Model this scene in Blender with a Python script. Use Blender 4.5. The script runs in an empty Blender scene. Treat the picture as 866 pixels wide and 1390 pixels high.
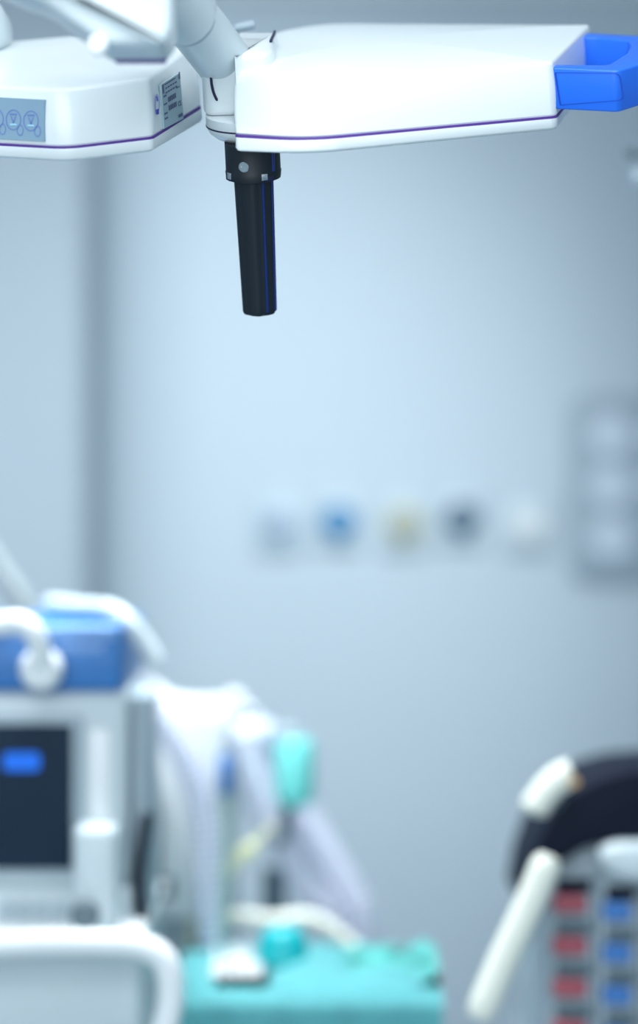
import bpy, bmesh, math, random
from mathutils import Vector, Matrix
random.seed(7)
F = 3282.0; CX, CY = 433.0, 695.0; CAM = Vector((0, 0, 1.5))
S = bpy.context.scene
COL = S.collection

# ------------------------------------------------------------ helpers
def P(px, py, Y):
    return Vector(((px-CX)*Y/F, Y, 1.5+(CY-py)*Y/F))

def mat(name, col, rough=0.45, metal=0.0, noise=0.03, scale=30, emit=None, es=0, trans=0.0, alpha=1.0, coat=0.0, bump=0.0, spec=0.5, sss=0.0):
    m = bpy.data.materials.new(name); m.use_nodes = True
    nt = m.node_tree; b = nt.nodes['Principled BSDF']
    tc = nt.nodes.new('ShaderNodeTexCoord'); nz = nt.nodes.new('ShaderNodeTexNoise')
    nz.inputs['Scale'].default_value = scale; nz.inputs['Detail'].default_value = 3
    nt.links.new(tc.outputs['Object'], nz.inputs['Vector'])
    mx = nt.nodes.new('ShaderNodeMix'); mx.data_type = 'RGBA'
    mx.inputs[6].default_value = (*[c*(1-noise) for c in col], 1)
    mx.inputs[7].default_value = (*[min(1, c*(1+noise)) for c in col], 1)
    nt.links.new(nz.outputs['Fac'], mx.inputs[0]); nt.links.new(mx.outputs[2], b.inputs['Base Color'])
    b.inputs['Roughness'].default_value = rough; b.inputs['Metallic'].default_value = metal
    b.inputs['Transmission Weight'].default_value = trans; b.inputs['Alpha'].default_value = alpha
    b.inputs['Coat Weight'].default_value = coat; b.inputs['Specular IOR Level'].default_value = spec
    if sss:
        b.inputs['Subsurface Weight'].default_value = sss; b.inputs['Subsurface Scale'].default_value = 0.01
    if emit:
        b.inputs['Emission Color'].default_value = (*emit, 1); b.inputs['Emission Strength'].default_value = es
    if bump:
        bp = nt.nodes.new('ShaderNodeBump'); bp.inputs['Strength'].default_value = bump
        bp.inputs['Distance'].default_value = 0.001
        nt.links.new(nz.outputs['Fac'], bp.inputs['Height']); nt.links.new(bp.outputs['Normal'], b.inputs['Normal'])
    return m

def link(name, bm, m, parent=None, smooth=True, angle=40):
    bmesh.ops.recalc_face_normals(bm, faces=bm.faces)
    me = bpy.data.meshes.new(name); bm.to_mesh(me); bm.free()
    me.materials.append(m)
    o = bpy.data.objects.new(name, me); COL.objects.link(o)
    if smooth:
        me.polygons.foreach_set('use_smooth', [True]*len(me.polygons))
        me.set_sharp_from_angle(angle=math.radians(angle))
    if parent: o.parent = parent
    return o

def tag(o, label=None, cat=None, group=None, kind=None):
    if label: o['label'] = label
    if cat: o['category'] = cat
    if group: o['group'] = group
    if kind: o['kind'] = kind
    return o

def empty(name, mw, label=None, cat=None, group=None):
    o = bpy.data.objects.new(name, None); COL.objects.link(o)
    o.empty_display_size = .05
    o.matrix_world = mw if isinstance(mw, Matrix) else Matrix.Translation(mw)
    return tag(o, label, cat, group)

def copy_tree(o, parent=None):
    c = o.copy(); COL.objects.link(c); c.parent = parent
    for ch in list(o.children): copy_tree(ch, c)
    return c

def box(bm, lo, hi, bev=0.0, seg=3, M=None):
    r = bmesh.ops.create_cube(bm, size=1)
    vs = r['verts']
    for v in vs:
        v.co = Vector([(lo[i]+hi[i])/2 + v.co[i]*(hi[i]-lo[i]) for i in range(3)])
    if bev:
        es = list({e for v in vs for e in v.link_edges})
        rr = bmesh.ops.bevel(bm, geom=es, offset=bev, segments=seg, profile=.5, affect='EDGES')
        vs = list({v for f in rr['faces'] for v in f.verts} | {v for v in vs if v.is_valid})
    if M is not None:
        for v in vs: v.co = M @ v.co
    return bm

def B(): return bmesh.new()

def frames(pts):
    T = []
    n = len(pts)
    for i in range(n):
        T.append((pts[min(i+1, n-1)]-pts[max(i-1, 0)]).normalized())
    a = Vector((0, 0, 1)) if abs(T[0].z) < .9 else Vector((1, 0, 0))
    N = (a - a.dot(T[0])*T[0]).normalized(); out = []
    for t in T:
        N = (N - N.dot(t)*t).normalized(); out.append((N.copy(), t.cross(N)))
    return out

def catmull(ps, n):
    ps = [Vector(p) for p in ps]
    ps = [2*ps[0]-ps[1]] + ps + [2*ps[-1]-ps[-2]]
    out = []
    for i in range(1, len(ps)-2):
        a, b, c, d = ps[i-1:i+3]
        for k in range(n):
            t = k/n
            out.append(.5*((2*b)+(c-a)*t+(2*a-5*b+4*c-d)*t*t+(3*b-a-3*c+d)*t**3))
    out.append(ps[-2]); return out

def tube(bm, pts, r, seg=20, shape=None, cap=True):
    """r: number or list of radii; shape(angle)->factor"""
    fr = frames(pts); rings = []
    for i, p in enumerate(pts):
        rr = r[i] if isinstance(r, (list, tuple)) else r
        ring = []
        for k in range(seg):
            a = 2*math.pi*k/seg; q = rr*(shape(a) if shape else 1)
            ring.append(bm.verts.new(p + fr[i][0]*math.cos(a)*q + fr[i][1]*math.sin(a)*q))
        rings.append(ring)
    skin(bm, rings, cap)
    return bm

def skin(bm, rings, cap=True, closed=False):
    n = len(rings[0])
    for a, b in zip(rings, rings[1:]):
        for k in range(n):
            bm.faces.new((a[k], a[(k+1) % n], b[(k+1) % n], b[k]))
    if cap:
        bm.faces.new(rings[0][::-1]); bm.faces.new(rings[-1])

def lathe(bm, prof, seg=32, M=None, shape=None):
    """prof: list of (radius, z) along local z"""
    rings = []
    for r, z in prof:
        ring = []
        for k in range(seg):
            a = 2*math.pi*k/seg; q = max(r, 1e-5)*(shape(a, r, z) if shape else 1)
            co = Vector((q*math.cos(a), q*math.sin(a), z))
            ring.append(bm.verts.new(M @ co if M is not None else co))
        rings.append(ring)
    skin(bm, rings); return bm

def corrugated(pts, r, pitch, amp, n=14):
    path = catmull(pts, n)
    L = [0]
    for a, b in zip(path, path[1:]): L.append(L[-1]+(b-a).length)
    tot = L[-1]; cnt = int(tot/pitch*6); out = []; j = 0
    for i in range(cnt+1):
        s = tot*i/cnt
        while j < len(L)-2 and L[j+1] < s: j += 1
        t = (s-L[j])/max(L[j+1]-L[j], 1e-9); out.append(path[j].lerp(path[j+1], t))
    rad = [r+amp*math.sin(2*math.pi*tot*i/cnt/pitch) for i in range(cnt+1)]
    return out, rad

def round_poly(pts, rad, seg=6):
    n = len(pts); out = []
    for i in range(n):
        a, b, c = Vector(pts[i-1]), Vector(pts[i]), Vector(pts[(i+1) % n])
        r = rad[i] if isinstance(rad, (list, tuple)) else rad
        d1, d2 = (a-b), (c-b); l = min(d1.length, d2.length)*.45
        q = min(r, l); p1 = b+d1.normalized()*q; p2 = b+d2.normalized()*q
        for k in range(seg+1):
            t = k/seg; out.append(p1*(1-t)**2+b*2*t*(1-t)+p2*t*t)
    return out

def offset(poly, d):
    """inset a ccw 2-D polygon by d"""
    n = len(poly); out = []
    for i in range(n):
        t = (poly[(i+1) % n]-poly[i-1]); t.normalize()
        out.append(poly[i] + Vector((-t.y, t.x))*d)
    return out

def ccw(pts):
    a = sum(pts[i-1][0]*pts[i][1]-pts[i][0]*pts[i-1][1] for i in range(len(pts)))
    return a > 0

def prism(bm, poly, z0, z1, bev=0.0, M=None, hole=None):
    """extrude 2-D poly from z0 to z1 with rounded rims; optional hole (same count)"""
    if not ccw(poly): poly = poly[::-1]
    prof = [(0, z0), (0, z1)] if not bev else \
        [(bev*(1-math.sin(a)), z0+bev*(1-math.cos(a))) for a in (0, .5, 1.05, 1.5708)] + \
        [(bev*(1-math.sin(a)), z1-bev*(1-math.cos(a))) for a in (1.5708, 1.05, .5, 0)]
    def V(p, z):
        c = Vector((p.x, p.y, z)); return bm.verts.new(M @ c if M is not None else c)
    rings = [[V(p, z) for p in offset(poly, d)] for d, z in prof]
    if hole is None: skin(bm, rings); return bm
    if not ccw(hole): hole = hole[::-1]
    inner = [[V(p, z) for p in offset(hole, -d)] for d, z in prof]
    skin(bm, rings, cap=False); skin(bm, inner, cap=False)
    n = len(poly)
    for k in range(n):
        for R1, R2 in ((rings[0], inner[0]), (rings[-1], inner[-1])):
            bm.faces.new((R1[k], R1[(k+1) % n], R2[(k+1) % n], R2[k]))
    return bm

def text_mesh(body, size, M, depth=.0002):
    cu = bpy.data.curves.new('t', 'FONT'); cu.body = body; cu.size = size; cu.extrude = depth
    cu.align_x = 'CENTER'; cu.align_y = 'CENTER'
    o = bpy.data.objects.new('t', cu); COL.objects.link(o)
    dg = bpy.context.evaluated_depsgraph_get(); me = bpy.data.meshes.new_from_object(o.evaluated_get(dg))
    bm = B(); bm.from_mesh(me); bmesh.ops.transform(bm, matrix=M, verts=bm.verts)
    bpy.data.objects.remove(o); bpy.data.curves.remove(cu); bpy.data.meshes.remove(me)
    return bm

# ------------------------------------------------------------ materials
WHITE = mat('white_plastic', (.80, .86, .88), .28, noise=.01, coat=.15)
WHITE2 = mat('arm_lacquer', (.66, .75, .79), .35, noise=.015)
OFFW = mat('device_white', (.62, .71, .75), .45, noise=.03)
BRW = mat('bright_white_silicone', (.88, .92, .93), .4, noise=.02)
GREY = mat('grey_housing', (.38, .47, .53), .5, noise=.03)
PURPLE = mat('violet_gasket', (.10, .035, .30), .5)
NAVY = mat('navy_seal', (.01, .012, .06), .5)
BLACK = mat('black_grip', (.004, .010, .018), .5, noise=.2)
BLUESHEEN = mat('blue_sheen', (.002, .022, .17), .35)
STEEL = mat('brushed_steel', (.75, .78, .8), .25, metal=1.0)
BLUE = mat('blue_plastic', (.015, .16, .85), .32, noise=.02, coat=.2)
BLUED = mat('blue_plastic_line', (.005, .05, .42), .4)
PANELB = mat('membrane_grey_blue', (.24, .38, .50), .5)
ICON = mat('icon_print', (.13, .22, .55), .5)
ICONL = mat('icon_light', (.35, .68, .9), .5)
LABEL = mat('label_silver', (.36, .50, .56), .4)
INK = mat('label_ink', (.12, .14, .26), .6)
INKB = mat('label_blue_ink', (.08, .09, .6), .6)
WALL = mat('wall_paint', (.54, .628, .69), .6, noise=.012, scale=3)
WALLL = WALL
CEIL = mat('ceiling_paint', (.7, .75, .77), .8)
FLOOR = mat('vinyl_floor', (.25, .36, .42), .35, noise=.08, scale=8)
TRIM = mat('trim_white', (.72, .77, .79), .5)
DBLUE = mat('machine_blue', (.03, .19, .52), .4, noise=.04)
DBLUEL = mat('machine_blue_light', (.2, .38, .70), .45)
SCREEN = mat('dark_screen', (.008, .025, .05), .6, spec=.2)
GLOWB = mat('screen_blue_field', (.0, .04, .25), .6, emit=(.0, .14, .75), es=.55)
TEAL = mat('turquoise_plastic', (.20, .76, .72), .35, noise=.03)
TEALD = mat('turquoise_deep', (.0, .38, .42), .4)
CLOTH = mat('turquoise_drape', (.20, .64, .67), .9, noise=.1, scale=60, bump=.4)
HOSE = mat('translucent_hose', (.80, .84, 1.0), .4, alpha=.62)
LAV = mat('lavender_plastic', (.62, .68, .80), .4)
CLEAR = mat('clear_bag', (.72, .80, .92), .3, trans=.4, alpha=.35)
YEL = mat('yellow_plastic', (.74, .74, .45), .45)
DARK = mat('dark_rubber', (.006, .010, .024), .7, noise=.1, spec=.15)
DARKG = mat('dark_grey_metal', (.10, .15, .18), .5)
RED = mat('red_plastic', (.42, .09, .12), .45)
BLUE2 = mat('key_blue', (.05, .2, .55), .45)
CREAM = mat('cream_plastic', (.86, .88, .78), .4)
GREEN = mat('pale_green_glass', (.35, .5, .46), .3)

# ------------------------------------------------------------ setting
YW = 4.02; YL = 4.3
def struct(name, bm, m, smooth=True, angle=40):
    return tag(link(name, bm, m, None, smooth, angle), kind='structure')
struct('floor', box(B(), (-2.6, -1.2, -.05), (3.0, 4.3, 0)), FLOOR, False)
struct('ceiling', box(B(), (-2.6, -1.2, 2.7), (3.0, 4.3, 2.75)), CEIL, False)
struct('wall_right', box(B(), (3.0, -1.2, 0), (3.1, 4.3, 2.7)), WALL, False)
struct('wall_left', box(B(), (-2.7, -1.2, 0), (-2.6, 4.3, 2.7)), WALL, False)
# far wall in one piece: nearer bay at the left, coved return, main face
xm = (292-CX)*YW/F; xe = (131-CX)*(YW+.06)/F
plan = [Vector((-2.6, YL)), Vector((xe, YL))]
for k in range(0, 25):
    t = k/24
    th = (1-t)*math.pi/2
    plan.append(Vector((xm-(xm-xe)*math.sin(th), YW+.13*(1-math.cos(th)))))
plan += [Vector((3.0, YW)), Vector((3.0, 4.4)), Vector((-2.6, 4.4))]
bm = B()
lo = [bm.verts.new((p.x, p.y, 0)) for p in plan]; hi = [bm.verts.new((p.x, p.y, 2.7)) for p in plan]
skin(bm, [lo, hi]); struct('wall_back', bm, WALL, True, 35)
def top_trim():
    bm = B(); z0, z1 = 2.352, 2.44
    box(bm, (xe+.08, YW-.03, z0), (3.0, YW, z1), .006)
    return bm
struct('trim_1', top_trim(), TRIM)

# ------------------------------------------------------------ surgical light
tl = math.radians(21.5)
nrm = Vector((-.036, -math.sin(tl), math.cos(tl))).normalized()
Uv = (Vector((1, 0, 0)) - nrm*nrm.x).normalized(); Vv = nrm.cross(Uv)
O = P(342, 192, 1.9)
LM = Matrix((( Uv.x, Vv.x, nrm.x, O.x), (Uv.y, Vv.y, nrm.y, O.y), (Uv.z, Vv.z, nrm.z, O.z), (0, 0, 0, 1)))
LI = LM.inverted()
def ray(px, py): return Vector(((px-CX)/F, 1, (CY-py)/F))
def lp(px, py, w):
    d = ray(px, py); t = (w + (O-CAM).dot(nrm))/d.dot(nrm)
    return LI @ (CAM + d*t)
def vpt(px, py, v):
    d = ray(px, py); t = (v + (O-CAM).dot(Vv))/d.dot(Vv); return LI @ (CAM + d*t)
def LP(px, py, Y): return LI @ P(px, py, Y)

light = empty('surgical_light', LM, 'large white two-headed surgical light with black hanging grip and blue side guard', 'surgical light')

H = .054
def head(name, top_px, bot_px, rt, dome, part_label):
    """top_px: list of pixels (w=H); bot_px: matching list, None = straight below the top point"""
    top = [lp(x, y, H).xy for x, y in top_px]
    bot = []
    for i, q in enumerate(bot_px):
        bot.append(lp(q[0], q[1], 0).xy if q else top[i].copy())
    if not ccw(top): top.reverse(); bot.reverse(); rt = rt[::-1]
    # print(name, 'top', [tuple(round(c, 3) for c in p) for p in top]); print(name, 'bot', [tuple(round(c, 3) for c in p) for p in bot])
    rt2 = round_poly(top, rt, 8); rb = round_poly(bot, rt, 8)
    def ring(bm, s, w, inset, scale=1.0, cen=None):
        pts = [b.lerp(t, s) for b, t in zip(rb, rt2)]
        pts = offset(pts, inset)
        if cen is not None: pts = [cen+(p-cen)*scale for p in pts]
        return [bm.verts.new((p.x, p.y, w)) for p in pts]
    # upper shell
    bm = B(); R = []
    w0 = .0115
    R.append(ring(bm, w0/H, w0, .006)); R.append(ring(bm, w0/H, w0, .0004)); R.append(ring(bm, .2, .013, 0))
    fr = .0032
    for k in range(8): R.append(ring(bm, .2+.72*k/7, .013+(H-fr-.013)*k/7, -.0012*math.sin(math.pi*k/7)))
    for k in range(1, 6):
        a = k/5*math.pi/2
        R.append(ring(bm, .93+.07*k/5, H-fr+fr*math.sin(a), fr*(1-math.cos(a))))
    cen = sum(rt2, Vector((0, 0)))/len(rt2)
    for k in range(1, 15):
        sc = 1-k/15
        R.append(ring(bm, 1, H+dome*(1-sc**2.2), fr, sc, cen))
    skin(bm, R); hd = link('lamp_head', bm, WHITE, light, True, 55)
    if part_label: tag(hd, part_label)
    # violet gasket
    bm = B(); skin(bm, [ring(bm, .165, .0098, .004), ring(bm, .165, .0098, -.0002), ring(bm, .18, .0117, -.0002), ring(bm, .18, .0117, .004)])
    tag(link('gasket', bm, PURPLE, hd), 'thin violet seam line')
    # lower rim
    bm = B(); R = [ring(bm, 0, .0, .045), ring(bm, 0, -.0005, .012), ring(bm, 0, 0.0, .004), ring(bm, 0, .0012, .0015), ring(bm, .03, .003, 0), ring(bm, .15, .0099, 0), ring(bm, .15, .0099, .004)]
    skin(bm, R); link('rim', bm, WHITE, hd, True, 50)
    # glass under the head with LED lenses
    bm = B(); c3 = sum(rb, Vector((0, 0)))/len(rb)
    for k in range(7):
        a = 2*math.pi*k/7
        lathe(bm, [(0, -.0035), (.012, -.003), (.0165, 0), (.0165, .004)], 20, Matrix.Translation((c3.x+.052*math.cos(a), c3.y+.045*math.sin(a), -.0005)))
    tag(link('led_lens', bm, GREEN, hd), 'ring of round lenses under the head')
    return hd, top, bot

rtop = [(318, 94), (400, 106), (749, 84), (801, 33), (440, 31), (370, 43)]
rbot = [(319, 207), (419, 211), (757, 177), None, None, None]
rhead, rT, rB = head('right', rtop, rbot, [.004, .035, .005, .003, .05, .02], .006, 'white petal-shaped lamp head on the right')
ltop = [(-255, 106), (86, 121), (202, 107), (262, 60), (190, 40), (-60, 62), (-300, 78)]
lbot = [(-250, 201), (92, 221), (208, 207), (277, 166), None, None, None]
lhead, lT, lB = head('left', ltop, lbot, [.02, .014, .004, .006, .03, .04, .03], .004, 'white lamp head on the left with control panel')

# planes for stickers
def plane_pt(px, py, a, b, c, off):
    n = (b-a).cross(c-a).normalized()
    d0 = LI @ CAM; d = (LI.to_3x3() @ ray(px, py))
    if n.dot(d) > 0: n = -n
    t = (a-d0).dot(n)/d.dot(n)
    return d0+d*t + n*off, n
# left head front face (vertex 0 -> 1) and side face (vertex 2 -> 3); image vertices
Bl = lambda i: lp(*lbot[i], 0); Tl = lambda i: lp(*ltop[i], H)
FF = (Bl(0), Bl(1), Tl(0)); SF = (Bl(2), Bl(3), Tl(2))
def quad_slab(pl, px4, off=.0015, th=.0012, bm=None, inset=0):
    bm = bm or B()
    fr_ = [plane_pt(x, y, *pl, off) for x, y in px4]; bk = [plane_pt(x, y, *pl, off-th) for x, y in px4]
    a = [bm.verts.new(p) for p, n in fr_]; b = [bm.verts.new(p) for p, n in bk]
    skin(bm, [b, a]); return bm
OFFF = .0022
tag(link('control_panel', quad_slab(FF, [(-75, 128), (62, 135.5), (62, 192), (-75, 184)], OFFF, .004), PANELB, lhead, False), 'grey-blue touch panel')
def ring_on(pl, cx, cy, rx, ry, wpx, off, bm, n=28, a0=0, a1=2*math.pi):
    o_, i_ = [], []
    m_ = n if a1-a0 > 6.2 else n+1
    for k in range(m_):
        a = a0+(a1-a0)*k/n
        o_.append(bm.verts.new(plane_pt(cx+rx*math.cos(a), cy+ry*math.sin(a), *pl, off)[0]))
        i_.append(bm.verts.new(plane_pt(cx+(rx-wpx)*math.cos(a), cy+(ry-wpx)*math.sin(a), *pl, off)[0]))
    for k in range(m_ if m_ == n else m_-1):
        j = (k+1) % m_; bm.faces.new((o_[k], o_[j], i_[j], i_[k]))
def poly_on(pl, pts, off, bm):
    bm.faces.new([bm.verts.new(plane_pt(x, y, *pl, off)[0]) for x, y in pts])
for k in range(5):
    x = 44-23.7*k; y = 164-1.4*k
    bm = B(); ring_on(FF, x, y, 10.5, 14, 1.3, OFFF+.0003, bm)
    ring_on(FF, x+9, y+14, 4.6, 7.5, 1.1, OFFF+.0003, bm)
    poly_on(FF, [(x-5, y-6.5), (x+5, y-6.3), (x+5, y-8.5), (x-5, y-8.7)], OFFF+.0003, bm)
    poly_on(FF, [(x-4, y-5), (x-2.6, y-5), (x+1, y+4), (x-.8, y+4)], OFFF+.0003, bm)
    poly_on(FF, [(x+4, y-5), (x+2.6, y-5), (x-1, y+4), (x+.8, y+4)], OFFF+.0003, bm)
    link('button', bm, ICON, lhead, False)
    if k < 2:
        bm = B(); poly_on(FF, [(x-4.5, y+7.3), (x+4.5, y+7.6), (x+4.5, y+5.3), (x-4.5, y+5)], OFFF+.0004, bm)
        tag(link('indicator', bm, ICONL, lhead, False), 'small pale blue bar')
# rating label on side face
tag(link('rating_label', quad_slab(SF, [(217, 115), (242, 99), (247, 161), (221, 175)], .0014, .002), LABEL, lhead, False), 'silver label with dark print')
bm = B(); o2 = .0018
def L_(x, y):  # label space 0..1
    a = (217+(242-217)*x, 115+(99-115)*x); b = (221+(247-221)*x, 175+(161-175)*x)
    return (a[0]+(b[0]-a[0])*y, a[1]+(b[1]-a[1])*y)
def bar(x0, y0, x1, y1): poly_on(SF, [L_(x0, y0), L_(x1, y0), L_(x1, y1), L_(x0, y1)], o2, bm)
bar(.02, .02, .10, .22); bar(.14, .03, .72, .06); bar(.9, -.03, .98, .12)
for y in (.12, .22): 
    for k in range(5): bar(.16+k*.13, y, .26+k*.13, y+.035)
bar(.04, .27, .2, .31); bar(.72, .26, .92, .285)
for r_, (x0, y0) in enumerate(((.28, .36), (.28, .55))):
    for k in range(5): bar(x0+k*.085, y0-.01*k*0, x0+.065+k*.085, y0+.11)
bar(.03, .45, .2, .49); bar(.03, .66, .2, .70); bar(.03, .77, .2, .81); bar(.74, .86, .95, .93)
link('label_print', bm, INK, lhead, False)
p, n = plane_pt(241.3, 141, *SF, .0018)
uu = (plane_pt(245, 138.2, *SF, .0018)[0]-p).normalized(); vv = n.cross(uu)
if vv.z < 0: vv = -vv
Mx = Matrix(((uu.x, vv.x, n.x, p.x), (uu.y, vv.y, n.y, p.y), (uu.z, vv.z, n.z, p.z), (0, 0, 0, 1)))
link('label_mark', text_mesh('CE', .0055, Mx, .0001), INK, lhead, False)
bm = B(); ring_on(SF, 210.5, 142, 3.1, 14, .8, .0018, bm); poly_on(SF, [(209, 149), (212.6, 148), (213, 155), (210, 156)], .0018, bm)
poly_on(SF, [(209, 131), (211, 130.5), (212, 137), (210, 138)], .0018, bm)
tag(link('round_sticker', bm, INKB, lhead, False), 'small blue oval sticker')

# blue guard on the right head
og = [lp(x, y, .049).xy for x, y in [(738, 89), (752, 92), (840, 96), (893, 80), (912, 60), (893, 50), (790, 44), (772, 46)]]
ig = [lp(x, y, .049).xy for x, y in [(748, 87.5), (775, 87.7), (826, 88), (851, 72), (856, 62), (853, 55), (810, 51), (785, 50)]]
# push inner-left behind the end face
og_r = round_poly(og, [.001, .001, .006, .012, .012, .01, .002, .001], 6); ig_r = round_poly(ig, [.001, .001, .006, .006, .004, .004, .001, .001], 6)
gd = link('guard_handle', prism(B(), og_r, .0165, .049, .0014, hole=ig_r), BLUE, rhead, True, 35)
tag(gd, 'bright blue loop handle')
GF = (lp(752, 92, .049), lp(840, 96, .049), Vector((*lp(752, 92, .049).xy, .02)))
bm = B()
pts = round_poly([Vector(q) for q in ((753, 98), (842, 99), (848, 136), (760, 143))], [2, 8, 8, 2], 5)
inn = [Vector((800, 119))+(p_-Vector((800, 119)))*.96 for p_ in pts]
a_ = [bm.verts.new(plane_pt(p_.x, p_.y, *GF, .0006)[0]) for p_ in pts]; b_ = [bm.verts.new(plane_pt(p_.x, p_.y, *GF, .0006)[0]) for p_ in inn]
skin(bm, [a_, b_], cap=False); tag(link('guard_groove', bm, BLUED, rhead, False), 'rounded groove line on blue handle')

# hub below / between the heads
bm = B(); HC = Matrix.Translation((.002, .022, 0)); lathe(bm, [(.024, -.0005), (.031, .0), (.036, .004), (.0385, .009), (.0385, .0175), (.030, .0175)], 48, HC)
hub = link('hub', bm, WHITE, light, True, 40)
bm = B(); lathe(bm, [(.030, .0092), (.0388, .0092), (.0388, .0104), (.030, .0104)], 48, HC)
tag(link('hub_seam', bm, NAVY, hub), 'thin navy seam')
bm = B(); hp = round_poly([Vector(q) for q in ((-.038, .014), (.012, .014), (.02, .03), (.02, .085), (-.038, .085))], .012, 6)
prism(bm, hp, .0175, .066, .005); link('hub_housing', bm, WHITE, hub, True, 40)
bm = B(); tube(bm, catmull([vpt(286, 94, .0138), vpt(287, 112, .0138), vpt(290, 126, .0138), vpt(295, 137, .0138)], 6), [.0006]+[.0011]*17+[.0005], 8)
tag(link('hub_gap', bm, NAVY, hub), 'curved navy gap')
# yoke bridging hub to right head (top white piece + dark joint)
bm = B(); yk = round_poly([lp(x, y, .066).xy for x, y in ((318, 78), (345, 66), (377, 44), (324, 44))], .004, 5)
prism(bm, yk, .02, .066, .002); link('yoke', bm, WHITE, hub, True, 40)
bm = B(); tube(bm, [lp(373, 43, .0668), lp(371, 48, .0668), lp(367.5, 56, .0668)], .0013, 8)
tag(link('yoke_joint', bm, NAVY, hub), 'short navy joint line')

# collar + grip
bm = B(); lathe(bm, [(.015, 0), (.0217, 0), (.0217, -.022), (.0222, -.023), (.0215, -.0285), (.019, -.0292), (.015, -.0292)], 48)
col_ = tag(link('collar', bm, BLACK, light, True, 40), 'black collar ring')
def radial(ang, z, r):  # frame on the collar, ang measured from the camera side (-v)
    a = -math.pi/2+ang; d = Vector((math.cos(a), math.sin(a), 0)); s = Vector((-math.sin(a), math.cos(a), 0))
    return Matrix(((s.x, 0, d.x, d.x*r), (s.y, 0, d.y, d.y*r), (0, 1, 0, z), (0, 0, 0, 1)))
scr = B(); M_ = radial(math.asin(-.30), -.0155, .0212)
lathe(scr, [(.0042, 0), (.0042, .001), (.0036, .0016), (.0020, .0016), (.0016, .0008), (.0001, .0008)], 28, M_)
sc = tag(link('screw', scr, STEEL, col_), 'round steel screw')
for a in (0, math.pi/2):
    pass
for ang in (math.asin(-.85), math.asin(.42)):
    bm = B(); M_ = radial(ang, -.0242, .0212)
    box(bm, (-.0026, -.0026, 0), (.0026, .0026, .0012), .0004, 2, M_); tag(link('bayonet_pin', bm, STEEL, col_), 'pale square catch')
for ang in (math.asin(-.85)-.12, math.asin(.42)+.2):
    bm = B(); M_ = radial(ang, -.0262, .0212); box(bm, (-.004, -.0022, 0), (.004, .0022, .0009), .0003, 2, M_); link('bayonet_slot', bm, NAVY, col_)
LOB = lambda a, r=0, z=0: 1+.035*math.cos(6*(a+math.pi/2)+.9)*1.0+.012*math.cos(12*a)
def grip_prof():
    z0, z1 = -.0285, -.1375; out = []
    for k in range(24):
        t = k/23; out.append((.0157-.0019*t, z0+(z1-z0)*t))
    r = out[-1][0]
    out += [(r-.0004, z1-.0012), (r-.0012, z1-.002), (r*.8, z1-.0024), (r*.4, z1-.0022)]
    return [(.012, z0+.001)]+out
bm = B(); lathe(bm, grip_prof(), 96, shape=LOB); gr = tag(link('grip', bm, BLACK, light, True, 30), 'long black tapered fluted grip')
for ang, wd in ((.50, .0010), (1.12, .0013)):  # strips paint the blue reflection on the black grip
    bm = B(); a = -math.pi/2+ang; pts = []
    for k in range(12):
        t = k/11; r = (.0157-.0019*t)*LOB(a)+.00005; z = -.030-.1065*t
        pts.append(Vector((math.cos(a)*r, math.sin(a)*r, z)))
    tube(bm, pts, wd, 10); tag(link('grip_sheen', bm, BLUESHEEN, gr), 'painted dark blue sheen along the grip')
bm = B(); tube(bm, [Vector((math.cos(-math.pi/2+.85)*.0213, math.sin(-math.pi/2+.85)*.0213, z)) for z in (-.002, -.01, -.021)], .0016, 10)  # strip paints the blue reflection on the collar's right side
tag(link('collar_sheen', bm, BLUESHEEN, col_), 'painted dark blue sheen on the collar')

# arm: tube, sleeve, blocky link and elbow knuckle
def Lpts(l): return [LP(*q) for q in l]
bm = B(); pts = catmull(Lpts([(215, -18, 1.78), (262, 30, 1.85), (303, 82, 1.915), (336, 126, 1.985)]), 8)
tube(bm, pts, .0222, 40); arm = link('arm_tube', bm, WHITE2, light, True, 40)
bm = B(); pts = catmull(Lpts([(178, -60, 1.72), (215, -20, 1.78), (252, 22, 1.835)]), 8)
tube(bm, pts, [.029]*(len(pts)-3)+[.0285, .0275, .024], 40); link('arm_sleeve', bm, WHITE2, arm, True, 40)
pt_ = LM @ LP(178, -60, 1.72)
bm = B(); tube(bm, [LI @ q_ for q_ in catmull([pt_, pt_+Vector((-.10, -.02, .12)), pt_+Vector((-.16, -.03, .3)), Vector((pt_.x-.17, pt_.y-.03, 2.7))], 8)], .024, 24)
link('ceiling_stem', bm, WHITE2, light, True, 40)
bm = B(); tube(bm, [LP(252.5, 22.5, 1.836), LP(254, 24, 1.839)], .0225, 40); link('arm_sleeve_seal', bm, GREY, arm, True, 40)
prof = [(-60, -40), (30, 2), (62, 11), (104, 42), (132, 60), (146, 71), (222, 71), (236, 52), (237, -60), (-60, -60)]
def prof_poly(off): return [Vector((p_.x+off[0], p_.z+off[1])) for p_ in [P(x, y, 1.68) for x, y in prof]]
pp = round_poly(prof_poly((0, 0)), [.002, .01, .02, .02, .01, .006, .012, .008, .002, .002], 6)
Mp = LI @ Matrix(((1, 0, 0, 0), (0, 0, 1, 0), (0, 1, 0, 0), (0, 0, 0, 1)))
bm = B(); prism(bm, pp, 1.655, 1.72, .006, M=Mp); lk = tag(link('arm_link', bm, WHITE2, light, True, 35), 'pale blocky arm cover')
bm = B(); se = round_poly([Vector((p_.x, p_.z)) for p_ in [P(x, y, 1.68) for x, y in ((148, 67.5), (223, 67.5), (220, 72.4), (152, 72.4))]], .001, 4)
prism(bm, se, 1.708, 1.7205, .001, M=Mp); tag(link('link_seam', bm, PURPLE, lk), 'violet seam under the arm cover')
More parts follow.
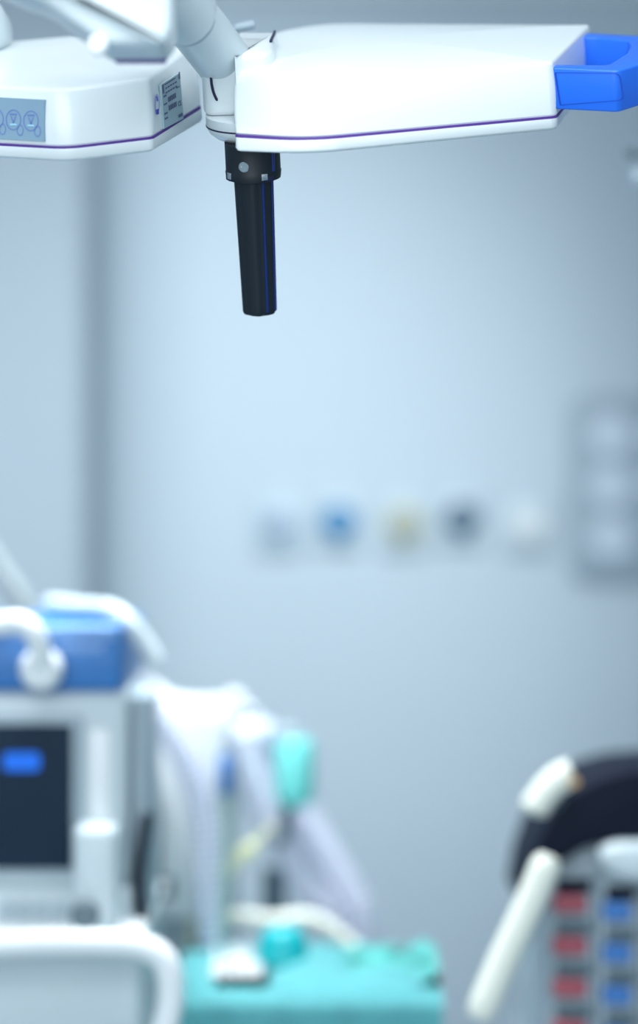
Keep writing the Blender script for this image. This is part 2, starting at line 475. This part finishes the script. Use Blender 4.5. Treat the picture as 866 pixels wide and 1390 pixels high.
bm = B(); rib = round_poly([Vector((p_.x, p_.z)) for p_ in [P(x, y, 1.66) for x, y in ((-20, -60), (110, -60), (228, 58), (214, 66))]], .003, 4)
prism(bm, rib, 1.648, 1.66, .004, M=Mp); link('link_rib', bm, WHITE2, lk, True, 40)
bm = B(); lathe(bm, [(0, -.006), (.004, -.0055), (.0065, -.002), (.0068, .004), (.005, .006)], 20, LI @ Matrix.Translation(P(133, 62, 1.655)) @ Matrix.Rotation(math.pi/2, 4, 'X'))
tag(link('link_cap', bm, BRW, lk), 'small bright white cap')
bm = B(); lathe(bm, [(.012, -.03), (.027, -.03), (.032, -.022), (.032, .022), (.027, .03), (.012, .03)], 40, LI @ Matrix.Translation(P(-40, 40, 2.0)) @ Matrix.Rotation(math.pi/2, 4, 'X'))
tube(bm, [LP(-40, 40, 2.0), LP(-120, -60, 1.9)], .022, 24)
link('elbow_knuckle', bm, WHITE2, arm, True, 40)
bm = B(); box(bm, (0, 0, 0), (.018, .01, .006), .002, 2, LI @ Matrix.Translation(P(318, 42, 2.02)) @ Matrix.Rotation(-.2, 4, 'Y'))
link('rear_bracket', bm, GREY, hub)
# ------------------------------------------------------------ wall things
PLATE = mat('plate_grey', (.56, .66, .72), .4)
def gas(px, py, name, ring_m, core_m, label):
    e = empty('gas_outlet', P(px, py, YW-.002), label, 'gas outlet', 'medical gas outlets in a row on the wall')
    bm = B(); box(bm, (-.038, -.026, -.045), (.038, 0, .045), .008); link('faceplate', bm, PLATE, e)
    R90 = Matrix.Rotation(math.pi/2, 4, 'X')
    bm = B(); lathe(bm, [(.012, .0), (.029, .0), (.029, .010), (.024, .013), (.017, .013), (.015, .006)], 32, Matrix.Translation((0, -.026, 0)) @ R90)
    s = link('socket_ring', bm, ring_m, e)
    bm = B(); lathe(bm, [(.0145, .0), (.0145, .020), (.010, .022), (.004, .018)], 24, Matrix.Translation((0, -.026, 0)) @ R90)
    link('socket_core', bm, core_m, s)
    return e
LBL = mat('pale_blue_ring', (.42, .56, .72), .4)
YLW = mat('straw_ring', (.52, .52, .34), .4); DGR = mat('slate_ring', (.10, .17, .25), .4); BLR = mat('azure_ring', (.06, .26, .50), .4)
gas(380, 712, 'a', LBL, STEEL, 'pale blue-grey gas outlet, leftmost of the row on the wall')
gas(460, 708, 'b', BLR, BLR, 'gas outlet with a blue ring, second from the left in the row')
gas(548, 712, 'c', YLW, STEEL, 'gas outlet with a yellowish ring, in the middle of the row')
gas(625, 704, 'd', DGR, DGR, 'gas outlet with a dark slate ring, between yellow and white ones')
gas(715, 712, 'e', TRIM, BRW, 'bright white gas outlet at the right end of the row')
SOCKP = mat('socket_panel_grey', (.34, .43, .50), .5); SOCKR = mat('socket_white', (.62, .70, .78), .4)
# socket panel at the right
e = empty('socket_panel', P(860, 660, YW-.001), 'large grey rounded wall panel with round sockets at the right edge', 'socket panel')
bm = B(); Mw = Matrix(((1, 0, 0, 0), (0, 0, -1, 0), (0, 1, 0, 0), (0, 0, 0, 1)))
pol = round_poly([Vector(q) for q in ((-.108, -.155), (.15, -.155), (.15, .150), (-.108, .150))], .035, 8)
prism(bm, pol, 0, .035, .008, M=Mw); tag(link('back_box', bm, GREY, e), 'grey backing box')
bm = B(); pol = round_poly([Vector(q) for q in ((-.088, -.140), (.135, -.140), (.135, .135), (-.088, .135))], .03, 8)
prism(bm, pol, .035, .040, .003, M=Mw); link('front_plate', bm, SOCKP, e)
for ix in range(2):
    for iz, z in enumerate((.085, .0, -.085)):
        bm = B(); lathe(bm, [(.02, 0), (.036, 0), (.036, .006), (.031, .010), (.027, .010), (.025, .004), (.003, .003)], 32, Mw @ Matrix.Translation((-.042+ix*.09, z, .040)))
        s = link('socket', bm, SOCKR if not (ix == 1 and iz == 2) else GREY, e)
        bm = B()
        for q in (-.009, .009): lathe(bm, [(.003, 0), (.003, .002), (.0001, .002)], 12, Mw @ Matrix.Translation((-.042+ix*.09+q, z, .0432)))
        link('socket_pins', bm, GREY, s)

# pendant at the upper right: boom outside the frame with two knobs reaching in
e = empty('equipment_pendant', P(900, 190, 2.5), 'grey ceiling pendant at the far right with two small pale knobs', 'pendant')
base = P(900, 190, 2.5)
bm = B(); box(bm, (0, -.03, -.08), (.09, .05, 2.7-base.z), .01); link('column', bm, GREY, e)
Rk = Matrix.Rotation(math.pi/2, 4, 'X')
for (x, y, r, m_) in ((856, 205, .006, DARKG), (869, 240, .009, GREY)):
    q = P(x, y, 2.46)-base
    bm = B(); lathe(bm, [(.0001, .004), (r*.7, .003), (r, 0), (r*.8, -.006), (r*.4, -.008)], 24, Matrix.Translation(q) @ Rk)
    tube(bm, [q+Vector((0, .008, 0)), q+Vector((0, .03, 0)), Vector((.01, .0, q.z))], r*.35, 10)
    link('knob', bm, m_, e)

# ------------------------------------------------------------ anaesthesia machine (left)
Y0 = 2.52
k_ = Y0/F
ax = P(0, 0, Y0).x
e = empty('anaesthesia_machine', Vector((P(0, 0, Y0).x, Y0, 0)), 'grey-white anaesthesia machine with a dark screen and a blue top unit', 'medical machine')
AM = e.location.copy()
def pb(x0, x1, y0, y1, d0, d1, bev=.006, bm=None):
    """box spanning pixels at the front depth Y0+d0, back at Y0+d1, in machine space"""
    bm = bm or B(); Yf = Y0+d0
    a = P(x0, y1, Yf)-AM; b = P(x1, y0, Yf)-AM
    return box(bm, (a.x, d0, a.z), (b.x, d1, b.z), bev)
def am(px, py, d): return P(px, py, Y0+d)-AM
link('blue_unit', pb(-330, 166, 848, 938, 0, .29, .007), DBLUE, e)['label'] = 'blue box on top'
tag(link('blue_unit_lit_edge', pb(-330, 160, 850, 868, -.004, .01, .003), DBLUEL, e), 'lighter blue band painted as the lit top edge')  # lighter colour paints the light on the top edge
bm = B()
for k in range(6): pb(82+k*10, 90+k*10, 874-k % 2*2, 886, -.0015, .004, .0005, bm)
tag(link('nameplate', bm, DBLUEL, e), 'blurred pale lettering')
link('casing', pb(-330, 172, 938, 1205, .006, .30, .010), OFFW, e)
link('casing_strip', pb(120, 150, 990, 1118, -.002, .02, .003), BRW, e)
link('bezel', pb(-322, 112, 972, 1190, -.004, .02, .006), GREY, e)
sc_ = link('screen', pb(-318, 97, 984, 1180, -.010, .01, .002), SCREEN, e)
pol = round_poly([Vector((am(x, y, 0).x, am(x, y, 0).z)) for x, y in ((6, 1020), (56, 1020), (56, 1045), (6, 1045))], .006, 6)
tag(link('screen_readout', prism(B(), pol, .0104, .0112, 0, M=Matrix(((1, 0, 0, 0), (0, 0, -1, 0), (0, 1, 0, 0), (0, 0, 0, 1)))), GLOWB, sc_), 'glowing blue reading')
link('side_column', pb(176, 202, 945, 1250, .04, .20, .006), GREY, e)
link('lower_body', pb(-330, 176, 1205, 1262, .0, .30, .008), OFFW, e)
link('side_module', pb(98, 158, 1122, 1290, -.05, .03, .010), OFFW, e)
bm = B(); lathe(bm, [(.013, 0), (.015, .004), (.014, .016), (.011, .019), (.002, .019)], 28, Matrix.Translation(am(116, 1240, -.05)) @ Matrix.Rotation(math.pi/2, 4, 'X'))
tag(link('control_knob', bm, DARKG, e), 'dark grey dial')
bm = B()
for k in range(4):
    lathe(bm, [(.009, 0), (.009, .008), (.002, .009)], 20, Matrix.Translation(am(22+k*24-12, 1234, 0)) @ Matrix.Rotation(math.pi/2, 4, 'X'))
link('valve_caps', bm, GREY, e)
link('work_shelf', pb(-330, 196, 1262, 1284, -.05, .30, .008), BRW, e)
a = am(-330, 1284, 0)
link('base_cabinet', box(B(), (a.x, .02, .12), (am(190, 0, 0).x, .30, a.z), .01), OFFW, e)
for x in (a.x+.04, am(170, 0, 0).x):
    for y in (.05, .26):
        bm = B(); lathe(bm, [(.01, -.015), (.055, -.015), (.06, -.008), (.06, .008), (.055, .015), (.01, .015)], 28, Matrix.Translation((x, y, .06)) @ Matrix.Rotation(math.pi/2, 4, 'Y'))
        box(bm, (x-.02, y-.02, .06), (x+.02, y+.02, .13), .004); tag(link('castor', bm, DARKG, e), 'dark wheel')

# hoses and leads
def hose(name, pts, r, m_, label, cat, pitch=None, amp=0, group=None):
    bm = B()
    if pitch: q, rad = corrugated(pts, r, pitch, amp); tube(bm, q, rad, 18)
    else: tube(bm, catmull(pts, 12), r, 18)
    return tag(link(name, bm, m_, None, True, 80), label, cat, group)
e = empty('sensor_lead', P(57, 908, Y0-.02), 'white lead with a round white plug hanging over the blue unit', 'cable')
b0 = e.location.copy()
bm = B(); tube(bm, catmull([P(x, y, d)-b0 for x, y, d in ((-90, 862, 2.47), (-30, 853, 2.47), (20, 845, 2.475), (44, 856, 2.47), (54, 880, 2.475), (57, 905, 2.485))], 8), .0115, 18)
link('lead', bm, BRW, e)
bm = B(); lathe(bm, [(.003, .022), (.016, .020), (.022, .013), (.0225, 0), (.020, -.010), (.012, -.014), (.002, -.014)], 32, Matrix.Rotation(math.pi/2, 4, 'X')); link('plug', bm, BRW, e)
hose('white_hose', [P(x, y, d) for x, y, d in ((70, 822, 2.72), (115, 826, 2.64), (150, 829, 2.58), (172, 844, 2.56), (195, 872, 2.56), (211, 898, 2.56))], .0108, OFFW, 'short thick white hose end drooping off the blue unit', 'hose')
hose('gas_hose', [P(x, y, d) for x, y, d in ((-120, 600, 2.93), (-40, 710, 2.93), (5, 778, 2.93), (30, 815, 2.93), (60, 900, 2.93))], .010, mat('worn_grey_hose', (.3, .35, .36), .6), 'pale slanting hose rising behind the blue unit at the left edge', 'hose')
hose('breathing_hose', [P(x, y, 2.43) for x, y in ((-120, 1292), (-30, 1284), (60, 1280), (140, 1280), (190, 1284), (222, 1302), (232, 1340), (225, 1390), (200, 1450))], .0135, BRW, 'thick white hose lying along the front of the machine shelf', 'hose')

# ventilator / absorber body
V0 = 2.85
e = empty('ventilator_module', Vector((P(258, 0, V0).x, V0, 0)), 'tall white ventilator housing beside the dark screen machine', 'ventilator')
VM = e.location.copy(); q = lambda x, y, d=0: P(x, y, V0+d)-VM
prof = [(178, 930), (206, 940), (224, 956), (300, 962), (312, 985), (306, 1050), (286, 1130), (284, 1248), (208, 1250), (207, 1100), (190, 1010)]
pol = round_poly([Vector((q(x, y).x, q(x, y).z)) for x, y in prof], .012, 5)
MXZ = Matrix(((1, 0, 0, 0), (0, 0, 1, 0), (0, 1, 0, 0), (0, 0, 0, 1)))
link('housing', prism(B(), pol, 0, .16, .01, M=MXZ), BRW, e)
bm = B(); a, b = q(216, 1218), q(236, 1190); box(bm, (a.x, -.004, a.z), (b.x, .01, b.z), .002); tag(link('window', bm, DARKG, e), 'small grey window')
a, b = q(214, 1245), q(280, 1240); link('pedestal', box(B(), (a.x, .02, 0), (b.x, .14, a.z), .008), GREY, e)
hose('corrugated_hose', [P(x, y, 2.81) for x, y in ((182, 925), (206, 960), (235, 1000), (262, 1050), (276, 1110), (282, 1170), (286, 1250), (300, 1330))], .017, HOSE, 'lavender corrugated hose running down the white ventilator housing', 'hose', .010, .0022)
hose('gap_shade', [P(x, y, 2.545) for x, y in ((200, 1105), (194, 1150), (190, 1185), (190, 1215), (193, 1240), (196, 1258))], .006, DARK, 'dark strip painted as shade in the gap between screen machine and ventilator', 'cable')  # dark tube stands in for the shade in the gap

# pressure gauge knob; plain white ball paints the chrome's bright highlight
e = empty('ball_valve', P(317, 953, 3.25), 'valve, its chrome highlight painted as a white ball, on a thin steel stem rising just right of the ventilator top', 'valve')
bm = B(); bmesh.ops.create_uvsphere(bm, u_segments=28, v_segments=16, radius=.015); link('highlight_ball', bm, BRW, e)
bm = B(); tube(bm, [Vector((-.030, .0, .004)), Vector((.030, 0, -.012))], .004, 12); link('crossbar', bm, STEEL, e)
zb = e.location.z
bm = B(); tube(bm, [Vector((0, 0, -.008)), Vector((0, 0, -zb+.0))], .004, 12); link('stem', bm, STEEL, e)

# turquoise canister
e = empty('filter_canister', P(400, 1092, 2.95), 'turquoise canister with a grey cap hanging above the hoses', 'canister')
pxm = 2.95/F; R_ = 27*pxm; Hh = 90*pxm
bm = B(); lathe(bm, [(.004, -.003), (R_*.7, -.002), (R_*.95, .006), (R_, .014), (R_, Hh-.012), (R_*.9, Hh-.003), (R_*.6, Hh)], 36); link('body', bm, TEAL, e)
bm = B(); lathe(bm, [(R_*.6, Hh), (R_*.62, Hh+.010), (R_*.5, Hh+.014), (R_*.1, Hh+.014)], 28, Matrix.Translation((-.007, 0, 0))); tag(link('cap', bm, GREY, e), 'grey screw cap')
bm = B(); tube(bm, catmull([Vector((-.008, 0, -.002)), Vector((-.011, 0, -.02)), Vector((-.016, .01, -.045)), Vector((-.02, .05, -.06))], 6), .007, 14); link('spigot', bm, DARKG, e)
# clear hoses fan
fan = [
 ([(322, 1002), (345, 1050), (372, 1110), (400, 1160), (430, 1215), (452, 1262), (470, 1420)], 2.98, 'front clear lavender hose fanning down beneath the turquoise canister'),
 ([(345, 995), (372, 1050), (400, 1105), (430, 1155), (458, 1205), (476, 1250), (492, 1420)], 3.03, 'rightmost clear lavender hose sweeping down past the turquoise canister'),
 ([(335, 1000), (358, 1045), (385, 1105), (412, 1160), (440, 1205), (462, 1255), (484, 1420)], 3.08, 'clear lavender hose running between the two outer clear hoses'),
]
DX = {2.98: -4, 3.03: 8, 3.08: 0}
for pts, Y, lb in fan:
    hose('clear_hose', [P(x+DX[Y], y, Y) for x, y in pts], .022, HOSE, lb, 'hose', .010, .002, 'clear breathing hoses fanning out under the canister')
# hose manifold they come from
e = empty('hose_manifold', P(345, 1000, 3.0), 'pale manifold joining the clear hoses beside the ventilator', 'manifold')
bm = B(); box(bm, (-.045, -.02, -.012), (.025, .05, .018), .009); link('block', bm, LAV, e)
bm = B(); tube(bm, [Vector((-.03, .02, -.01)), Vector((-.03, .05, -1.0+.0))], .009, 14); link('post', bm, OFFW, e)
# blue connector and yellow connectors
e = empty('blue_connector', P(306, 1052, 2.80), 'small dark blue connector at the edge of the white ventilator', 'connector')
bm = B(); lathe(bm, [(.004, -.024), (.007, -.020), (.008, 0), (.007, .020), (.004, .024)], 20); link('sleeve', bm, BLUE2, e)
bm = B(); tube(bm, catmull([Vector((0, 0, -.022)), Vector((.002, 0, -.08)), Vector((-.004, 0, -.2)), Vector((0, .01, -.3))], 6), .005, 12); link('tail', bm, GREEN, e)
for x, y, a, lb in ((335, 1156, .9, 'pale yellow tube clip just left of the clear hoses'), (302, 1186, .5, 'pale yellow tube clip lower down near the ventilator foot')):
    bm = B(); box(bm, (-.013, -.006, -.008), (.013, .006, .008), .003, 3, Matrix.Rotation(-a*.8, 4, 'Y'))
    o = link('tube_clip', bm, YEL, None); o.location = P(x, y, 2.84); tag(o, lb, 'clip', 'yellow clips on the thin tubing')
hose('thin_tube', [P(x, y, 2.855) for x, y in ((372, 1118), (336, 1156), (302, 1186), (268, 1230), (255, 1300))], .003, YEL, 'thin pale yellow tube carrying the two clips', 'tube')
# dark post
POSTM = mat('post_grey', (.13, .21, .26), .5)
e = empty('support_post', Vector((P(372, 0, 3.1).x, 3.1, 0)), 'dark grey upright post standing behind the hoses', 'post')
zt = P(372, 1178, 3.1).z
bm = B(); tube(bm, [Vector((0, 0, .03)), Vector((0, 0, zt))], .015, 20); link('pole', bm, POSTM, e)
bm = B(); lathe(bm, [(.12, 0), (.12, .015), (.03, .035), (.012, .04)], 32); link('foot', bm, DARKG, e)

# draped instrument table along the bottom
T0 = 2.58; ztop = .987
e = empty('instrument_table', Vector((P(400, 0, T0).x, T0, 0)), 'instrument table covered with a turquoise drape along the bottom of the picture', 'table')
TM = e.location.copy()
xa, xb = P(236, 0, T0).x-TM.x, P(600, 0, T0).x-TM.x
bm = B(); box(bm, (xa+.01, 0, ztop-.03), (xb-.01, .22, ztop-.006), .004); link('table_top', bm, STEEL, e)
for x in (xa+.03, xb-.03):
    for y in (.03, .19):
        bm = B(); tube(bm, [Vector((x, y, 0)), Vector((x, y, ztop-.03))], .012, 14); link('leg', bm, STEEL, e)
def drape(seed, x0, x1, y0, y1, z, drop, amp, nx=60, ny=40, m_=CLOTH):
    rnd = random.Random(seed); ph = [rnd.random()*6 for _ in range(8)]
    bm = B(); G = []
    for j in range(ny+1):
        row = []
        for i in range(nx+1):
            u, v = i/nx, j/ny; x = x0+(x1-x0)*u; s = v*(drop+(y1-y0))
            f = amp*(.5*math.sin(9*u+ph[0]+2*v)+.5*math.sin(17*u+ph[1]-5*v)+.4*math.sin(13*v+ph[2]+4*u))
            if s < drop:
                row.append(bm.verts.new((x, y0-.012-.02*abs(math.sin(14*u+ph[3]))*(1-s/drop), z-(drop-s))))
            else: row.append(bm.verts.new((x, y0+(s-drop), z+.004+max(0, f+amp*.4)*min(1, (s-drop)/.05))))
        G.append(row)
    for j in range(ny):
        for i in range(nx): bm.faces.new((G[j][i], G[j][i+1], G[j+1][i+1], G[j+1][i]))
    r = bmesh.ops.solidify(bm, geom=bm.faces[:], thickness=.002)
    return bm
o = link('drape', drape(3, xa, xb, 0, .24, ztop, .25, .008), CLOTH, None, True, 80)
o.location = TM; tag(o, 'turquoise cloth draped over the instrument table', 'drape')
# crumpled cloth on the right of the table
o = link('folded_cloth', drape(5, 0, .10, 0, .09, 0, .003, .007, 40, 30), TEAL, None, True, 80)
o.location = P(472, 1304, 2.68); o.location.z = ztop+.008; tag(o, 'crumpled bright turquoise cloth lying right of the bowl', 'cloth')
# bowl
e = empty('bowl', Vector((P(384, 0, 2.7).x, 2.7, ztop+.010)), 'deep turquoise round bowl standing upside down on the draped table', 'bowl')
rb_ = 36*2.7/F; hb = P(0, 1258, 2.7).z-e.location.z
bm = B(); lathe(bm, [(rb_*1.05, 0), (rb_*1.05, .004), (rb_*.98, .008), (rb_*.92, hb*.55), (rb_*.78, hb*.85), (rb_*.5, hb), (.002, hb)], 40); link('shell', bm, TEALD, e)
hose('pale_tube', [P(x, y, 2.90) for x, y in ((292, 1262), (320, 1245), (370, 1250), (415, 1246), (450, 1262), (485, 1290), (530, 1322))], .009, CREAM, 'cream tube curving over the table behind the turquoise bowl', 'tube')
o = link('gauze_pad', drape(8, 0, .055, 0, .06, 0, .002, .010, 30, 24), BRW, None, True, 80)
o.location = P(288, 1304, 2.66); o.location.z = ztop+.009; tag(o, 'crumpled white gauze lying left of the turquoise bowl', 'gauze')

# ------------------------------------------------------------ device at the lower right
D0 = 2.6
e = empty('monitor_cart', Vector((P(800, 0, D0).x, D0, 0)), 'black-topped grey device cart with red and blue modules at the lower right', 'medical cart')
DM = e.location.copy(); q = lambda x, y, d=0: P(x, y, D0+d)-DM
def pl(pts, r, d=0): return round_poly([Vector((q(x, y, d).x, q(x, y, d).z)) for x, y in pts], r, 6)
arch = [(706, 1235), (716, 1178), (735, 1128), (768, 1083), (806, 1058), (850, 1046), (905, 1042), (960, 1042), (1000, 1060), (1000, 1170), (905, 1140), (830, 1140), (790, 1150), (745, 1180), (728, 1235)]
link('hood', prism(B(), pl(arch, .012), -.01, .20, .004, M=MXZ), DARK, e)['label'] = 'black curved hood'
body = [(728, 1165), (800, 1120), (1000, 1110), (1000, 1420), (716, 1420)]
link('body', prism(B(), pl(body, .01), .015, .19, .006, M=MXZ), GREY, e)
link('white_handle', prism(B(), pl([(806, 1152), (830, 1139), (1000, 1139), (1000, 1196), (850, 1192), (815, 1178)], .014), -.03, .02, .010, M=MXZ), OFFW, e)
for i, (x0, x1, m_) in enumerate(((750, 800, RED), (818, 860, BLUE2), (878, 925, RED))):
    link('module_frame', prism(B(), pl([(x0-6, 1186), (x1+6, 1186), (x1+6, 1420), (x0-6, 1420)], .003), .0, .02, .002, M=MXZ), GREY, e)
    for k in range(4):
        y0 = 1192+k*57+(i % 2)*10
        link('slot', prism(B(), pl([(x0+4, y0), (x1+2, y0), (x1+2, y0+19), (x0+4, y0+19)], .003), -.006, .01, .002, M=MXZ), DARKG if k else DARK, e)
        link('module', prism(B(), pl([(x0-1, y0+20), (x1-4, y0+22), (x1-4, y0+46), (x0-1, y0+46)], .006), -.012, .01, .004, M=MXZ), m_, e)
a = q(716, 1420); b = q(1000, 1420)
link('cart_base', box(B(), (a.x, .015, .10), (b.x, .19, a.z), .006), GREY, e)
for x in (a.x+.03, b.x-.03):
    for y in (.04, .17):
        bm = B(); lathe(bm, [(.01, -.012), (.045, -.012), (.05, 0), (.045, .012), (.01, .012)], 24, Matrix.Translation((x, y, .05)) @ Matrix.Rotation(math.pi/2, 4, 'Y'))
        box(bm, (x-.015, y-.015, .05), (x+.015, y+.015, .11), .003); tag(link('castor', bm, DARKG, e), 'dark wheel')
e = empty('white_lever', P(745, 1168, D0-.14), 'long white lever slanting down in front of the black-topped cart', 'lever')
b0 = e.location.copy()
bm = B(); pts = catmull([P(x, y, D0-.14)-b0 for x, y in ((746, 1162), (726, 1210), (704, 1258), (682, 1305), (650, 1380))], 6)
tube(bm, pts, [.010, .0145]+[.0155]*(len(pts)-4)+[.0155, .012], 20); link('bar', bm, CREAM, e)
bm = B(); tube(bm, [P(735, 1190, D0-.13)-b0, P(740, 1190, D0+.03)-b0], .007, 12); link('pivot', bm, STEEL, e)
e = empty('paddle', P(745, 1080, D0-.02), 'cream-white paddle with an orange tip leaning on the black hood', 'paddle')
b0 = e.location.copy()
bm = B(); pts = catmull([P(x, y, D0-.02)-b0 for x, y in ((722, 1104), (732, 1086), (748, 1066), (766, 1053), (776, 1050))], 6)
tube(bm, pts, [.008, .012]+[.0155]*(len(pts)-5)+[.015, .013, .008], 22); link('handle', bm, CREAM, e)
ORG = mat('amber_tip', (.75, .45, .2), .4)
bm = B(); tube(bm, [P(774, 1056, D0-.03)-b0, P(782, 1066, D0-.03)-b0], [.006, .005], 14); tag(link('tip', bm, ORG, e), 'amber tip')
bm = B(); tube(bm, [P(745, 1080, D0-.02)-b0, P(768, 1100, D0+.01)-b0], .006, 12); link('holder', bm, DARKG, e)

# ------------------------------------------------------------ camera
cam = bpy.data.cameras.new('camera'); co = bpy.data.objects.new('camera', cam); COL.objects.link(co)
co.location = CAM; co.rotation_euler = (math.pi/2, 0, 0)
cam.sensor_fit = 'VERTICAL'; cam.sensor_height = 36; cam.sensor_width = 24; cam.lens = 36*F/1390
cam.clip_start = .05
cam.dof.use_dof = True; cam.dof.focus_distance = 1.9; cam.dof.aperture_fstop = 1.55
S.camera = co

# ------------------------------------------------------------ light
w = bpy.data.worlds.new('world'); S.world = w; w.use_nodes = True
w.node_tree.nodes['Background'].inputs[0].default_value = (.70, .82, .92, 1)
w.node_tree.nodes['Background'].inputs[1].default_value = .42
def area(name, loc, target, sx, sy, power, col):
    l = bpy.data.lights.new(name, 'AREA'); l.shape = 'RECTANGLE'; l.size = sx; l.size_y = sy; l.energy = power; l.color = col
    o = bpy.data.objects.new(name, l); COL.objects.link(o); o.location = loc
    o.rotation_euler = (Vector(target)-Vector(loc)).to_track_quat('-Z', 'Y').to_euler(); return o
area('overhead_light', (.0, 1.0, 2.66), (.0, 1.0, 0), 1.4, 1.0, 15, (.9, .95, 1))
area('front_fill', (-.6, -1.0, 1.9), (.0, 2.2, 1.5), 1.8, 1.6, 25, (.9, .97, 1))  # added fill light behind the camera, not a known window
def beam(loc, tgt, e, ang, soft):
    sp = bpy.data.lights.new('wall_spot', 'SPOT'); sp.energy = e; sp.spot_size = math.radians(ang); sp.spot_blend = 1.0; sp.shadow_soft_size = soft; sp.color = (.88, .96, 1)
    so = bpy.data.objects.new('wall_spot', sp); COL.objects.link(so); so.location = loc
    so.rotation_euler = (Vector(tgt)-Vector(loc)).to_track_quat('-Z', 'Y').to_euler()
beam((.16, 2.15, 2.2), P(205, 720, YW), 70, 60, .2)  # added spot without a fixture, brightens the left of the far wall
l_ = area('overhead_light', (-.25, 2.7, 2.66), (-.25, 2.7, 0), .5, .5, 8, (.92, .97, 1)); l_.data.spread = math.radians(80)  # added fill above the machine to whiten the ventilator
S.view_settings.view_transform = 'Standard'; S.view_settings.look = 'None'
S.view_settings.gamma = 1; S.view_settings.use_curve_mapping = False; S.view_settings.exposure = 0.75
